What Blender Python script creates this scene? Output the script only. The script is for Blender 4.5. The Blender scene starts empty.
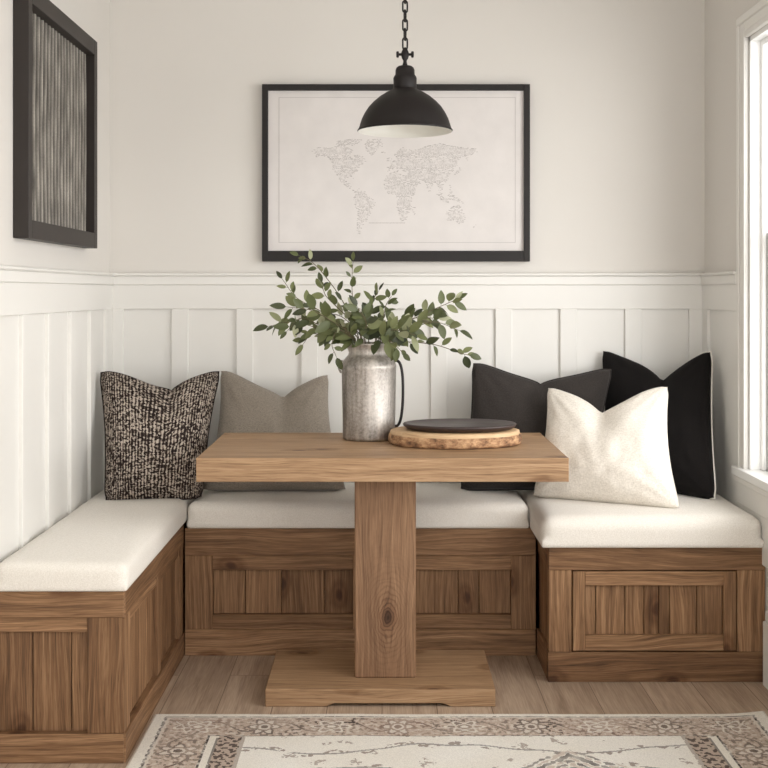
import bpy, bmesh, math, random
from mathutils import Vector, Matrix, noise
random.seed(7)
C = bpy.context.scene
COL = C.collection
F = 1150.0; CX = 382.0; CY = 292.0; EYE = 1.25
def at(px, py, d):                       # a measured image point at distance d -> a point of the room
    return Vector(((px-CX)*d/F, d, EYE-(py-CY)*d/F))
# ---- room dimensions (metres; x right, y away from the viewer, z up)
XL, XR, YB, ZC = -1.038, 1.232, 4.39, 2.75
YF = -1.2
# ------------------------------------------------------------------ materials
def srgb(r, g, b):
    f = lambda c: (c/255/12.92) if c/255 <= .04045 else ((c/255+.055)/1.055)**2.4
    return (f(r), f(g), f(b), 1)
class NT:
    def __init__(s, name):
        s.m = bpy.data.materials.new(name); s.m.use_nodes = True
        s.t = s.m.node_tree; s.t.nodes.clear()
        s.out = s.n('ShaderNodeOutputMaterial'); s.b = s.n('ShaderNodeBsdfPrincipled')
        s.l(s.b.outputs[0], s.out.inputs[0])
    def n(s, kind, **kw):
        x = s.t.nodes.new(kind)
        for k, v in kw.items():
            if k in x.inputs: x.inputs[k].default_value = v
            else: setattr(x, k, v)
        return x
    def l(s, a, b): s.t.links.new(a, b)
    def ramp(s, src, stops):
        r = s.n('ShaderNodeValToRGB'); e = r.color_ramp.elements
        while len(e) < len(stops): e.new(.5)
        for i, (p, c) in enumerate(stops): e[i].position = p; e[i].color = c
        s.l(src, r.inputs[0]); return r.outputs[0]
    def noise(s, vec, scale, detail=3, rough=.5, dist=0):
        x = s.n('ShaderNodeTexNoise', Scale=scale, Detail=detail, Roughness=rough, Distortion=dist)
        if vec is not None: s.l(vec, x.inputs['Vector'])
        return x.outputs['Fac']
    def mapping(s, vec, sc):
        x = s.n('ShaderNodeMapping'); x.inputs['Scale'].default_value = sc
        s.l(vec, x.inputs['Vector']); return x.outputs[0]
    def mix(s, a, b, fac, mode='MIX'):
        x = s.n('ShaderNodeMix', data_type='RGBA', blend_type=mode)
        for v, i in ((fac, 0), (a, 6), (b, 7)):
            if hasattr(v, 'links'): s.l(v, x.inputs[i])
            else: x.inputs[i].default_value = v
        return x.outputs[2]
    def math(s, op, a, b=0.0):
        x = s.n('ShaderNodeMath', operation=op)
        for i, v in enumerate((a, b)):
            if hasattr(v, 'links'): s.l(v, x.inputs[i])
            else: x.inputs[i].default_value = v
        return x.outputs[0]
    def bump(s, h, strength, dist=.002):
        x = s.n('ShaderNodeBump', Strength=strength, Distance=dist)
        s.l(h, x.inputs['Height']); s.l(x.outputs[0], s.b.inputs['Normal'])
    def col(s, v):
        if hasattr(v, 'links'): s.l(v, s.b.inputs['Base Color'])
        else: s.b.inputs['Base Color'].default_value = v
        return s
    def obj(s): return s.n('ShaderNodeTexCoord').outputs['Object']
    def uv(s): return s.n('ShaderNodeTexCoord').outputs['UV']
    def set(s, **kw):
        for k, v in kw.items(): s.b.inputs[k].default_value = v
        return s

def paint(name, c, rough=.6, bump=.05):
    n = NT(name); v = n.obj()
    a = n.noise(v, 3, 3)
    c2 = tuple(x*.96 for x in c[:3])+(1,)
    n.col(n.mix(c, c2, a)); n.set(Roughness=rough); n.bump(n.noise(v, 220, 3), bump, .001); return n.m
M = {}
M['wall'] = paint('wall_paint', srgb(221, 217, 211), .8, .12)
M['trim'] = paint('trim_paint', srgb(233, 231, 226), .45, .04)
M['window_white'] = paint('window_paint', srgb(246, 246, 244), .4, .03)
M['ceiling'] = paint('ceiling_paint', srgb(235, 232, 226), .9)

def wood(name, dark, mid, light, rough=.6, knots=True, contrast=1.0, knot=None):
    n = NT(name); uv = n.uv()
    at_ = n.n('ShaderNodeAttribute', attribute_name='tint')
    # low frequency warping of the grain lines (cathedral figures)
    warp = n.noise(n.mapping(uv, (1.3, 6, 1)), 1.0, 2, .5)
    ad = n.n('ShaderNodeCombineXYZ'); n.l(n.math('MULTIPLY', warp, .09), ad.inputs[1])
    va = n.n('ShaderNodeVectorMath', operation='ADD'); n.l(uv, va.inputs[0]); n.l(ad.outputs[0], va.inputs[1])
    vec = va.outputs[0]
    if knot:                                       # one big knot: the grain bends round it
        sp = n.n('ShaderNodeSeparateXYZ'); n.l(n.obj(), sp.inputs[0])
        kx = n.math('SUBTRACT', sp.outputs[0], knot[0]); kz = n.math('SUBTRACT', sp.outputs[2], knot[1])
        nd = n.noise(n.mapping(n.obj(), (30, 30, 30)), 1.0, 3)
        d = n.math('SQRT', n.math('ADD', n.math('POWER', n.math('MULTIPLY', kx, 1.5), 2), n.math('POWER', n.math('MULTIPLY', kz, .8), 2)))
        d = n.math('ADD', d, n.math('MULTIPLY', n.math('SUBTRACT', nd, .5), .03))
        d = n.math('MULTIPLY', d, .6)
        stretch = n.math('EXPONENT', n.math('MULTIPLY', n.math('ADD', n.math('POWER', n.math('MULTIPLY', kx, 1.0), 2), n.math('POWER', n.math('MULTIPLY', kz, .28), 2)), -900))
        ad2 = n.n('ShaderNodeCombineXYZ'); n.l(n.math('MULTIPLY', n.math('MULTIPLY', kx, stretch), -1.1), ad2.inputs[1])
        vb = n.n('ShaderNodeVectorMath', operation='ADD'); n.l(vec, vb.inputs[0]); n.l(ad2.outputs[0], vb.inputs[1]); vec = vb.outputs[0]
    g1 = n.noise(n.mapping(vec, (2.0, 85, 1)), 1.0, 4, .6, .3)
    g2 = n.noise(n.mapping(vec, (8, 260, 1)), 1.0, 3, .6)
    g3 = n.noise(n.mapping(vec, (1.0, 9, 1)), 1.0, 2, .5)
    s = n.math('ADD', n.math('MULTIPLY', g1, .46), n.math('ADD', n.math('MULTIPLY', g2, .36), n.math('MULTIPLY', g3, .18)))
    w = .17/contrast
    col = n.ramp(s, [(.5-w, dark), (.5, mid), (.5+w*.9, light)])
    pores = n.ramp(n.noise(n.mapping(vec, (14, 420, 1)), 1.0, 2), [(.32, (.45, .40, .36, 1)), (.43, (1, 1, 1, 1))])
    col = n.mix(col, pores, .55, 'MULTIPLY')
    h = s
    if knot:
        ring = n.math('MULTIPLY', n.math('SINE', n.math('MULTIPLY', d, 800)), n.math('EXPONENT', n.math('MULTIPLY', d, -30)))
        col = n.mix(col, n.ramp(n.math('ADD', n.math('MULTIPLY', ring, .5), .5), [(.2, (.45, .38, .33, 1)), (.5, (1, 1, 1, 1))]), .8, 'MULTIPLY')
        col = n.mix(col, n.ramp(d, [(.0, (.2, .15, .12, 1)), (.007, (.34, .27, .22, 1)), (.014, (.8, .74, .7, 1)), (.03, (1, 1, 1, 1))]), .9, 'MULTIPLY')
    if knots:
        vo = n.n('ShaderNodeTexVoronoi', feature='F1', voronoi_dimensions='2D', Scale=1.0, Randomness=1.0)
        wv = n.noise(n.mapping(uv, (9, 9, 1)), 1.0, 3)
        c2 = n.n('ShaderNodeCombineXYZ'); n.l(n.math('MULTIPLY', wv, .03), c2.inputs[0]); n.l(n.math('MULTIPLY', wv, .045), c2.inputs[1])
        v2 = n.n('ShaderNodeVectorMath', operation='ADD'); n.l(uv, v2.inputs[0]); n.l(c2.outputs[0], v2.inputs[1])
        n.l(n.mapping(v2.outputs[0], (2.0, 3.4, 1)), vo.inputs['Vector'])
        k = n.ramp(vo.outputs['Distance'], [(.0, (.22, .15, .1, 1)), (.03, (.3, .2, .14, 1)), (.055, (.72, .64, .58, 1)), (.085, (.62, .54, .48, 1)), (.13, (1, 1, 1, 1))])
        col = n.mix(col, k, .85, 'MULTIPLY')
    tm = n.n('ShaderNodeSeparateColor'); n.l(at_.outputs['Color'], tm.inputs[0])
    mul = n.n('ShaderNodeCombineColor')
    for i in range(3): n.l(n.math('ADD', n.math('MULTIPLY', tm.outputs[0], .42+.05*i), .79-.025*i), mul.inputs[i])
    col = n.mix(col, mul.outputs[0], 1.0, 'MULTIPLY')
    n.col(col); n.set(Roughness=rough); n.b.inputs['Specular IOR Level'].default_value = .3
    n.bump(h, .5, .0022); return n.m
M['wood'] = wood('oak_bench', srgb(74, 51, 34), srgb(130, 97, 68), srgb(170, 134, 100), .6, True, 1.0)
M['wood_top'] = wood('oak_table', srgb(116, 86, 62), srgb(162, 130, 98), srgb(190, 158, 124), .55, True, 1.0)
M['wood_pedestal'] = wood('oak_pedestal', srgb(92, 66, 47), srgb(136, 104, 78), srgb(166, 132, 102), .55, False, 1.0, (.0186, .241))
M['wood_slice'] = wood('wood_slice', srgb(176, 140, 104), srgb(200, 168, 130), srgb(216, 188, 152), .6, False)

def fabric(name, c1, c2, scale=700, bump=.4, sheen=.2, rough=.95):
    n = NT(name); v = n.obj()
    a = n.noise(n.mapping(v, (1, 1, .35)), scale, 2, .6)
    b = n.noise(n.mapping(v, (.35, .35, 1)), scale, 2, .6)
    m = n.math('ADD', n.math('MULTIPLY', a, .5), n.math('MULTIPLY', b, .5))
    n.col(n.ramp(m, [(.38, c1), (.62, c2)])); n.set(Roughness=rough)
    n.b.inputs['Sheen Weight'].default_value = sheen; n.b.inputs['Specular IOR Level'].default_value = .15
    w = n.noise(v, 9, 3)
    n.bump(n.math('ADD', m, n.math('MULTIPLY', w, 1.2)), bump, .0015); return n.m
M['cushion'] = fabric('cream_linen', srgb(220, 214, 204), srgb(238, 233, 225), 600, .45)
M['taupe'] = fabric('taupe_linen', srgb(126, 117, 106), srgb(154, 144, 132), 450, .5)
M['charcoal'] = fabric('charcoal_cotton', srgb(44, 40, 38), srgb(65, 60, 57), 600, .3, .1)
M['black'] = fabric('black_velvet', srgb(17, 15, 15), srgb(27, 24, 23), 600, .2, .05)
M['white_wool'] = fabric('cream_wool', srgb(214, 207, 196), srgb(238, 232, 222), 300, .7)
M['piping'] = fabric('white_piping', srgb(220, 214, 204), srgb(238, 234, 226), 500, .2)

def tweed():
    n = NT('tweed_weave'); uv = n.uv()
    v = n.n('ShaderNodeVectorMath', operation='ADD'); n.l(uv, v.inputs[0])
    cx = n.n('ShaderNodeCombineXYZ'); n.l(n.math('MULTIPLY', n.noise(n.mapping(uv, (7, 7, 1)), 1, 2), .03), cx.inputs[0]); n.l(cx.outputs[0], v.inputs[1])
    vo = n.n('ShaderNodeTexVoronoi', feature='F1', Scale=1.0, Randomness=.75)
    n.l(n.mapping(v.outputs[0], (54, 92, 1)), vo.inputs['Vector'])
    sc = n.n('ShaderNodeSeparateColor'); n.l(vo.outputs['Color'], sc.inputs[0])
    # alternating upright columns of dark and light yarn
    sep = n.n('ShaderNodeSeparateXYZ'); n.l(v.outputs[0], sep.inputs[0])
    wave = n.math('SINE', n.math('MULTIPLY', sep.outputs[0], 2*math.pi*38))
    val = n.math('ADD', sc.outputs[0], n.math('MULTIPLY', wave, .3))
    val = n.math('ADD', val, n.math('MULTIPLY', n.math('SUBTRACT', n.noise(n.mapping(uv, (5, 5, 1)), 1, 2), .5), .5))
    col = n.ramp(val, [(.28, srgb(44, 37, 35)), (.46, srgb(74, 63, 58)), (.64, srgb(138, 125, 114)), (.9, srgb(196, 184, 171))])
    n.col(col); n.set(Roughness=.95); n.b.inputs['Specular IOR Level'].default_value = .1
    n.bump(n.math('SUBTRACT', val, n.math('MULTIPLY', vo.outputs['Distance'], .7)), .9, .004); return n.m
M['tweed'] = tweed()

def simple(name, c, rough=.5, metal=0.0, bumps=0.0, bs=150, spec=.5):
    n = NT(name); n.set(Roughness=rough, Metallic=metal); n.b.inputs['Specular IOR Level'].default_value = spec
    v = n.obj(); a = n.noise(v, 14, 4)
    n.col(n.mix(tuple(x*.85 for x in c[:3])+(1,), c, a))
    if bumps: n.bump(n.noise(v, bs, 3), bumps, .001)
    return n.m
M['frame'] = simple('dark_stained_frame', srgb(26, 21, 19), .55, 0, .1, 200, .4)
M['frame_left'] = simple('brown_black_frame', srgb(43, 36, 32), .5, 0, .1, 200, .4)
M['mat'] = simple('picture_mount', srgb(226, 221, 218), .7)
M['mat_line'] = simple('mount_bevel', srgb(198, 193, 190), .7)
M['ink'] = simple('grey_ink', srgb(168, 161, 157), .8)
M['iron'] = simple('matt_black_iron', srgb(31, 26, 25), .55, .1, .25, 260, .35)
M['enamel'] = simple('white_enamel', srgb(238, 236, 228), .35)
M['bulb'] = simple('frosted_bulb', srgb(240, 236, 226), .3)
M['plate'] = simple('dark_wood_plate', srgb(50, 34, 30), .42, 0, .15, 120, .5)
def bark():
    n = NT('bark_edge'); v = n.obj(); a = n.noise(n.mapping(v, (1, 1, 1.6)), 26, 4, .7)
    n.col(n.ramp(a, [(.34, srgb(88, 62, 44)), (.48, srgb(150, 112, 80)), (.64, srgb(198, 160, 120))])); n.set(Roughness=.8); n.bump(a, .7, .003); return n.m
M['bark'] = bark()
M['stem'] = simple('olive_stem', srgb(104, 92, 68), .7, 0, .2)
M['handle_metal'] = simple('black_handle_metal', srgb(34, 30, 29), .4, .5, .1)
def pitcher_mat():
    n = NT('galvanised_steel'); v = n.obj()
    a = n.noise(n.mapping(v, (1, 1, .10)), 34, 4, .6); b = n.noise(v, 120, 4, .65)
    n.col(n.ramp(n.math('ADD', n.math('MULTIPLY', a, .6), n.math('MULTIPLY', b, .4)), [(.32, srgb(108, 101, 95)), (.62, srgb(206, 200, 193))]))
    n.l(n.ramp(b, [(.3, (.42,)*3+(1,)), (.7, (.58,)*3+(1,))]), n.b.inputs['Roughness']); n.set(Metallic=.92)
    n.bump(n.noise(n.mapping(v, (1, 1, .12)), 40, 3), .25, .003); return n.m
M['steel'] = pitcher_mat()
def leaf_mat():
    n = NT('leaf_green'); at_ = n.n('ShaderNodeAttribute', attribute_name='tint')
    s = n.n('ShaderNodeSeparateColor'); n.l(at_.outputs['Color'], s.inputs[0])
    c = n.ramp(s.outputs[0], [(.0, srgb(58, 64, 44)), (.4, srgb(90, 98, 60)), (.75, srgb(124, 130, 86)), (1, srgb(176, 178, 146))])
    g = n.n('ShaderNodeNewGeometry')
    c = n.mix(c, srgb(164, 166, 142), n.math('MULTIPLY', g.outputs['Backfacing'], .55))
    n.col(c); n.set(Roughness=.5)
    tr = n.n('ShaderNodeBsdfTranslucent'); n.l(c, tr.inputs[0])
    mx = n.n('ShaderNodeMixShader'); mx.inputs[0].default_value = .25
    n.l(n.b.outputs[0], mx.inputs[1]); n.l(tr.outputs[0], mx.inputs[2]); n.l(mx.outputs[0], n.out.inputs[0]); return n.m
M['leaf'] = leaf_mat()
def attr_mat(name, rough, bs, strength):
    n = NT(name); a = n.n('ShaderNodeAttribute', attribute_name='tint')
    v = n.obj(); f = n.noise(v, bs, 3, .6)
    n.col(n.mix(a.outputs['Color'], n.ramp(f, [(.35, (.72, .72, .72, 1)), (.62, (1, 1, 1, 1))]), .7, 'MULTIPLY'))
    n.set(Roughness=rough); n.b.inputs['Specular IOR Level'].default_value = .2; n.bump(f, strength, .003); return n.m
M['rug'] = attr_mat('woven_rug', .95, 330, .7)
M['string_art'] = attr_mat('pale_grey_relief', .8, 200, .2)
def glass():
    n = NT('window_glass'); n.t.nodes.remove(n.b)
    t = n.n('ShaderNodeBsdfTransparent'); g = n.n('ShaderNodeBsdfGlossy', Roughness=.02)
    m = n.n('ShaderNodeMixShader'); m.inputs[0].default_value = .04
    n.l(t.outputs[0], m.inputs[1]); n.l(g.outputs[0], m.inputs[2]); n.l(m.outputs[0], n.out.inputs[0]); return n.m
M['glass'] = glass()
def floor_mat():
    n = NT('oak_floor_planks'); v = n.obj()
    rot = n.n('ShaderNodeMapping'); rot.inputs['Rotation'].default_value = (0, 0, math.radians(90)); n.l(v, rot.inputs['Vector'])
    rv = rot.outputs[0]
    br = n.n('ShaderNodeTexBrick', offset=.37, Scale=1.0); br.inputs['Brick Width'].default_value = 1.25; br.inputs['Row Height'].default_value = .165
    br.inputs['Mortar Size'].default_value = .0014; br.inputs['Mortar Smooth'].default_value = .3
    br.inputs['Color1'].default_value = (0, 0, 0, 1); br.inputs['Color2'].default_value = (1, 1, 1, 1); br.inputs['Mortar'].default_value = (.5, .5, .5, 1)
    n.l(rv, br.inputs['Vector'])
    s = n.n('ShaderNodeSeparateColor'); n.l(br.outputs['Color'], s.inputs[0])
    cx = n.n('ShaderNodeCombineXYZ'); n.l(n.math('MULTIPLY', s.outputs[0], 7), cx.inputs[0]); n.l(n.math('MULTIPLY', s.outputs[0], 3), cx.inputs[1])
    va = n.n('ShaderNodeVectorMath', operation='ADD'); n.l(rv, va.inputs[0]); n.l(cx.outputs[0], va.inputs[1])
    g = n.math('ADD', n.math('MULTIPLY', n.noise(n.mapping(va.outputs[0], (2.5, 30, 1)), 1, 4, .6, .6), .6), n.math('MULTIPLY', n.noise(n.mapping(va.outputs[0], (10, 240, 1)), 1, 3), .4))
    c = n.ramp(g, [(.33, srgb(144, 122, 103)), (.5, srgb(174, 152, 131)), (.66, srgb(194, 173, 152))])
    c = n.mix(c, n.ramp(s.outputs[0], [(0, (.84, .83, .82, 1)), (1, (1.0, 1, 1, 1))]), 1.0, 'MULTIPLY')
    c = n.mix(c, srgb(108, 88, 72), br.outputs['Fac'])
    n.col(c); n.set(Roughness=.5); n.bump(n.math('SUBTRACT', n.math('MULTIPLY', g, .3), br.outputs['Fac']), .4, .0015); return n.m
M['floor'] = floor_mat()

# ------------------------------------------------------------------ mesh helpers
def tag(o, label=None, cat=None, group=None, kind=None):
    for k, v in (('label', label), ('category', cat), ('group', group), ('kind', kind)):
        if v: o[k] = v
    return o
def empty(name, loc, label, cat, group=None, kind=None):
    o = bpy.data.objects.new(name, None); o.location = loc; o.empty_display_size = .05
    COL.objects.link(o); return tag(o, label, cat, group, kind)
def link(name, bm, mat, parent=None, smooth=False, origin=None):
    """geometry is given in room coordinates; the object's origin goes to `origin` or to its parent's"""
    off = Vector((0, 0, 0))
    p = parent
    base = Vector((0, 0, 0))
    while p is not None: base += Vector(p.location); p = p.parent
    o = bpy.data.objects.new(name, bpy.data.meshes.new(name))
    if parent is not None: o.parent = parent; off = base
    elif origin is not None: off = Vector(origin); o.location = off
    bmesh.ops.translate(bm, verts=bm.verts, vec=-off)
    if smooth:
        for f in bm.faces: f.smooth = True
    bm.to_mesh(o.data); bm.free()
    o.data.materials.append(mat)
    COL.objects.link(o); return o
def new():
    bm = bmesh.new(); bm.loops.layers.uv.new('UVMap'); bm.loops.layers.float_color.new('tint'); return bm
def box(bm, x0, x1, y0, y1, z0, z1, grain='x', bevel=.0015, tint=None, seg=1):
    b2 = bmesh.new(); bmesh.ops.create_cube(b2, size=1)
    for v in b2.verts: v.co = Vector(((x0+x1)/2+v.co.x*(x1-x0), (y0+y1)/2+v.co.y*(y1-y0), (z0+z1)/2+v.co.z*(z1-z0)))
    if bevel: bmesh.ops.bevel(b2, geom=b2.edges[:], offset=bevel, segments=seg, affect='EDGES', profile=.7)
    graft(bm, b2, grain, tint)
def graft(bm, b2, grain='x', tint=None):
    uvl = bm.loops.layers.uv.active; cl = bm.loops.layers.float_color['tint']
    t = random.random() if tint is None else tint
    ou, ov = random.uniform(0, 40), random.uniform(0, 40)
    gi = 'xyz'.index(grain)
    mp = {}
    for v in b2.verts: mp[v] = bm.verts.new(v.co)
    b2.normal_update()
    for f in b2.faces:
        nf = bm.faces.new([mp[v] for v in f.verts]); nf.smooth = f.smooth
        ax = max(range(3), key=lambda i: abs(f.normal[i]))
        rest = [i for i in range(3) if i != ax]
        if gi in rest: u, w = gi, [i for i in rest if i != gi][0]
        else: u, w = rest
        for lp in nf.loops:
            k = .35 if gi == ax else 1.0
            lp[uvl].uv = (lp.vert.co[u]*k+ou, lp.vert.co[w]+ov+ax*.013); lp[cl] = (t, t, t, 1)
    b2.free()
def tube(bm, pts, r, seg=8, closed=False, cap=True, tint=.5):
    pts = [Vector(p) for p in pts]; n = len(pts); cl = bm.loops.layers.float_color.get('tint')
    rings = []; up = None
    for i, p in enumerate(pts):
        if closed: d = pts[(i+1) % n]-pts[i-1]
        else: d = pts[min(i+1, n-1)]-pts[max(i-1, 0)]
        d.normalize()
        if up is None: up = d.orthogonal().normalized()
        up = (up-d*up.dot(d)).normalized(); w = d.cross(up)
        rr = r[i] if isinstance(r, (list, tuple)) else r
        rings.append([bm.verts.new(p+(up*math.cos(a)+w*math.sin(a))*rr) for a in [2*math.pi*k/seg for k in range(seg)]])
    fs = []
    for i in range(n if closed else n-1):
        a, b = rings[i], rings[(i+1) % n]
        for k in range(seg): fs.append(bm.faces.new([a[k], a[(k+1) % seg], b[(k+1) % seg], b[k]]))
    if cap and not closed: fs.append(bm.faces.new(rings[0][::-1])); fs.append(bm.faces.new(rings[-1]))
    for f in fs:
        f.smooth = True
        if cl:
            for lp in f.loops: lp[cl] = (tint, tint, tint, 1)
def lathe(bm, prof, c, seg=48, sx=1, sy=1, cap_bottom=False, wob=None):
    rings = []
    for r, z in prof:
        rings.append([bm.verts.new((c[0]+r*sx*math.cos(a)*(wob(a, z) if wob else 1), c[1]+r*sy*math.sin(a)*(wob(a, z) if wob else 1), c[2]+z)) for a in [2*math.pi*k/seg for k in range(seg)]])
    for a, b in zip(rings, rings[1:]):
        for k in range(seg): bm.faces.new([a[k], a[(k+1) % seg], b[(k+1) % seg], b[k]]).smooth = True
    for rr, fl in ((rings[0], True), (rings[-1], False)):
        if (fl and prof[0][0] > 1e-4) or (not fl and prof[-1][0] > 1e-4):
            if cap_bottom: bm.faces.new(rr[::-1] if fl else rr)
    bmesh.ops.remove_doubles(bm, verts=bm.verts, dist=1e-5)
def spline(P, n=10):
    P = [Vector(p) for p in P]; Q = [P[0]*2-P[1]]+P+[P[-1]*2-P[-2]]; out = []
    for i in range(1, len(Q)-2):
        for k in range(n):
            t = k/n; a, b, c, d = Q[i-1:i+3]
            out.append(.5*((2*b)+(c-a)*t+(2*a-5*b+4*c-d)*t*t+(3*b-a-3*c+d)*t**3))
    out.append(P[-1]); return out
def struct(name, bm, mat, parent=None):
    o = link(name, bm, mat, parent)
    if parent is None: o['kind'] = 'structure'
    return o

# ------------------------------------------------------------------ the room
T = .12
bm = new(); box(bm, XL-T, XR+T+.1, YF, YB+T, -.1, 0, 'y', 0); struct('floor', bm, M['floor'])
bm = new(); box(bm, XL-T, XR+T+.1, YF, YB+T, ZC, ZC+.1, 'y', 0); struct('ceiling', bm, M['ceiling'])
bm = new(); box(bm, XL-T, XR+T+.1, YB, YB+T, 0, ZC, 'x', 0); struct('wall_back', bm, M['wall'])
bm = new(); box(bm, XL-T, XL, YF, YB, 0, ZC, 'y', 0); struct('wall_left', bm, M['wall'])
# right wall with its window opening
WY0, WY1, WZ0, WZ1 = .55, 3.862, .655, 2.105
TW = .20
bm = new()
box(bm, XR, XR+TW, WY1, YB, 0, ZC, 'y', 0); box(bm, XR, XR+TW, YF, WY0, 0, ZC, 'y', 0)
box(bm, XR, XR+TW, WY0, WY1, 0, WZ0-.02, 'y', 0); box(bm, XR, XR+TW, WY0, WY1, WZ1, ZC, 'y', 0)
struct('wall_right', bm, M['wall'])

# wainscot, back wall
RZ0, RZ1, FZ = 1.277, 1.322, 1.185
P_ = .014
def s2x(px): return (px-CX)*YB/F
def wains(name, side):
    bm = new()
    def b(a0, a1, z0, z1, p, bev=.0015):
        if side == 'back': box(bm, a0, a1, YB-p, YB, z0, z1, 'x', bev)
        elif side == 'left': box(bm, XL, XL+p, a0, a1, z0, z1, 'y', bev)
        else: box(bm, XR-p, XR, a0, a1, z0, z1, 'y', bev)
    if side == 'back':
        a0, a1 = XL, XR; bats = [(s2x(124+64.6*i-16.5), s2x(124+64.6*i)) for i in range(0, 9)]+[(s2x(688), XR)]; bats[0] = (XL, s2x(124))
    elif side == 'left':
        a0, a1 = .3, YB-P_; bats = [(4.30-.255*i, 4.30-.255*i+.062) for i in range(0, 15)]; bats[0] = (4.27, YB-P_)
    else:
        a0, a1 = 3.945, YB-P_; bats = [(4.31, YB-P_), (3.945, 4.08)]
    b(a0, a1, FZ, RZ0, P_)
    b(a0, a1, .0, .10, P_)
    b(a0, a1, .0, RZ0, .002, 0)
    for u, v in bats: b(u, v, .10, FZ, P_)
    struct(name, bm, M['trim'])
    bm = new()
    def b2(z0, z1, p, bev=.002):
        if side == 'back': box(bm, a0, a1, YB-p, YB, z0, z1, 'x', bev)
        elif side == 'left': box(bm, XL, XL+p, a0, a1, z0, z1, 'y', bev)
        else: box(bm, XR-p, XR, a0, a1, z0, z1, 'y', bev)
    b2(RZ0, RZ1-.012, .020); b2(RZ1-.012, RZ1, .028, .004)
    return bm
for i, sd in enumerate(('back', 'left', 'right')):
    bm = wains('trim_%d' % (i+1), sd)
    struct('trim_%d' % (i+4), bm, M['trim'])
# wainscot below the window (right wall, nearer part)
bm = new()
box(bm, XR-P_, XR, .3, 3.945, WZ0-.28, WZ0-.11, 'y')
for i in range(8): box(bm, XR-P_, XR, 3.72-.40*i, 3.78-.40*i, .1, WZ0-.28, 'z')
struct('trim_7', bm, M['trim'])
# baseboards
bm = new(); box(bm, XR-.022, XR, .3, 3.655, 0, .205, 'y', .002); box(bm, XR-.016, XR, .3, 3.655, .205, .24, 'y', .005); struct('baseboard_right', bm, M['trim'])
bm = new(); box(bm, XL, XL+.022, .3, 3.05, 0, .24, 'y', .004); struct('baseboard_left', bm, M['trim'])

# window: casing, stool, apron, jambs, sashes, panes
wroot = bpy.data.objects.new('window_1', None); wroot.location = (XR, (WY0+WY1)/2, WZ0); COL.objects.link(wroot); wroot['kind'] = 'structure'
cw = .080
bm = new()
for (a0, a1) in ((WY1, WY1+cw), (WY0-cw, WY0)):
    far = a0 == WY1
    o0, o1 = (a1-.028, a1) if far else (a0, a0+.028)
    i0, i1 = (a0, a0+.022) if far else (a1-.022, a1)
    box(bm, XR-.014, XR, a0, a1, WZ0-.03, WZ1+cw, 'z', .003)
    box(bm, XR-.019, XR-.013, o0, o1, WZ0-.03, WZ1+cw-.0285, 'z', .004)
    box(bm, XR-.017, XR-.012, i0, i1, WZ0-.03, WZ1+.02, 'z', .004)
box(bm, XR-.014, XR, WY0, WY1, WZ1, WZ1+cw, 'y', .003)
box(bm, XR-.019, XR-.013, WY0-cw, WY1+cw, WZ1+cw-.028, WZ1+cw, 'y', .004)
box(bm, XR-.017, XR-.012, WY0, WY1, WZ1, WZ1+.022, 'y', .004)
link('casing', bm, M['trim'], wroot)
bm = new(); box(bm, XR-.034, XR+TW-.02, WY0-cw-.008, WY1+cw+.008, WZ0-.028, WZ0, 'y', .006, seg=2)
link('sill', bm, M['window_white'], wroot)
bm = new(); box(bm, XR-.018, XR, WY0-cw, WY1+cw, WZ0-.125, WZ0-.029, 'y', .003); box(bm, XR-.028, XR-.016, WY0-cw, WY1+cw, WZ0-.05, WZ0-.029, 'y', .004)
link('apron', bm, M['trim'], wroot)
bm = new()
for a0, a1 in ((WY1-.016, WY1), (WY0, WY0+.016)): box(bm, XR+.0, XR+TW-.02, a0, a1, WZ0, WZ1, 'z', .001)
box(bm, XR, XR+TW-.02, WY0, WY1, WZ1-.016, WZ1, 'y', .001)
for xx in (.034, .090):                           # stops
    for a0, a1 in ((WY1-.032, WY1-.014), (WY0+.014, WY0+.032)): box(bm, XR+xx, XR+xx+.016, a0, a1, WZ0, WZ1-.014, 'z', .003)
    box(bm, XR+xx, XR+xx+.016, WY0+.03, WY1-.03, WZ1-.032, WZ1-.014, 'y', .003)
link('jamb', bm, M['window_white'], wroot)
ym = (WY0+WY1)/2
for (y0, y1) in ((WY0+.016, ym-.03), (ym+.03, WY1-.016)):
    for (z0, z1, xo) in ((WZ0, 1.45, .052), (1.41, WZ1-.016, .108)):
        fw = .045
        bm = new(); x0, x1 = XR+xo, XR+xo+.036
        box(bm, x0, x1, y0, y0+fw, z0, z1, 'z', .003); box(bm, x0, x1, y1-fw, y1, z0, z1, 'z', .003)
        box(bm, x0, x1, y0+fw, y1-fw, z0, z0+fw, 'y', .003); box(bm, x0, x1, y0+fw, y1-fw, z1-fw, z1, 'y', .003)
        sash = link('sash', bm, M['window_white'], wroot)
        bm = new(); box(bm, x0+.016, x0+.020, y0+fw-.004, y1-fw+.004, z0+fw-.004, z1-fw+.004, 'y', 0)
        link('pane', bm, M['glass'], sash)
bm = new(); box(bm, XR+.03, XR+TW-.03, ym-.03, ym+.03, WZ0, WZ1-.016, 'z', .003); link('mullion', bm, M['window_white'], wroot)

# ------------------------------------------------------------------ benches
ZS = .438                                   # bench top under the cushions
XI, YBF, YLF = -.684, 3.955, 3.052          # left bench inner face, back bench face, left bench end
XRI, YRF = .535, 3.688                      # right bench inner face and front
FT = .020
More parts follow.
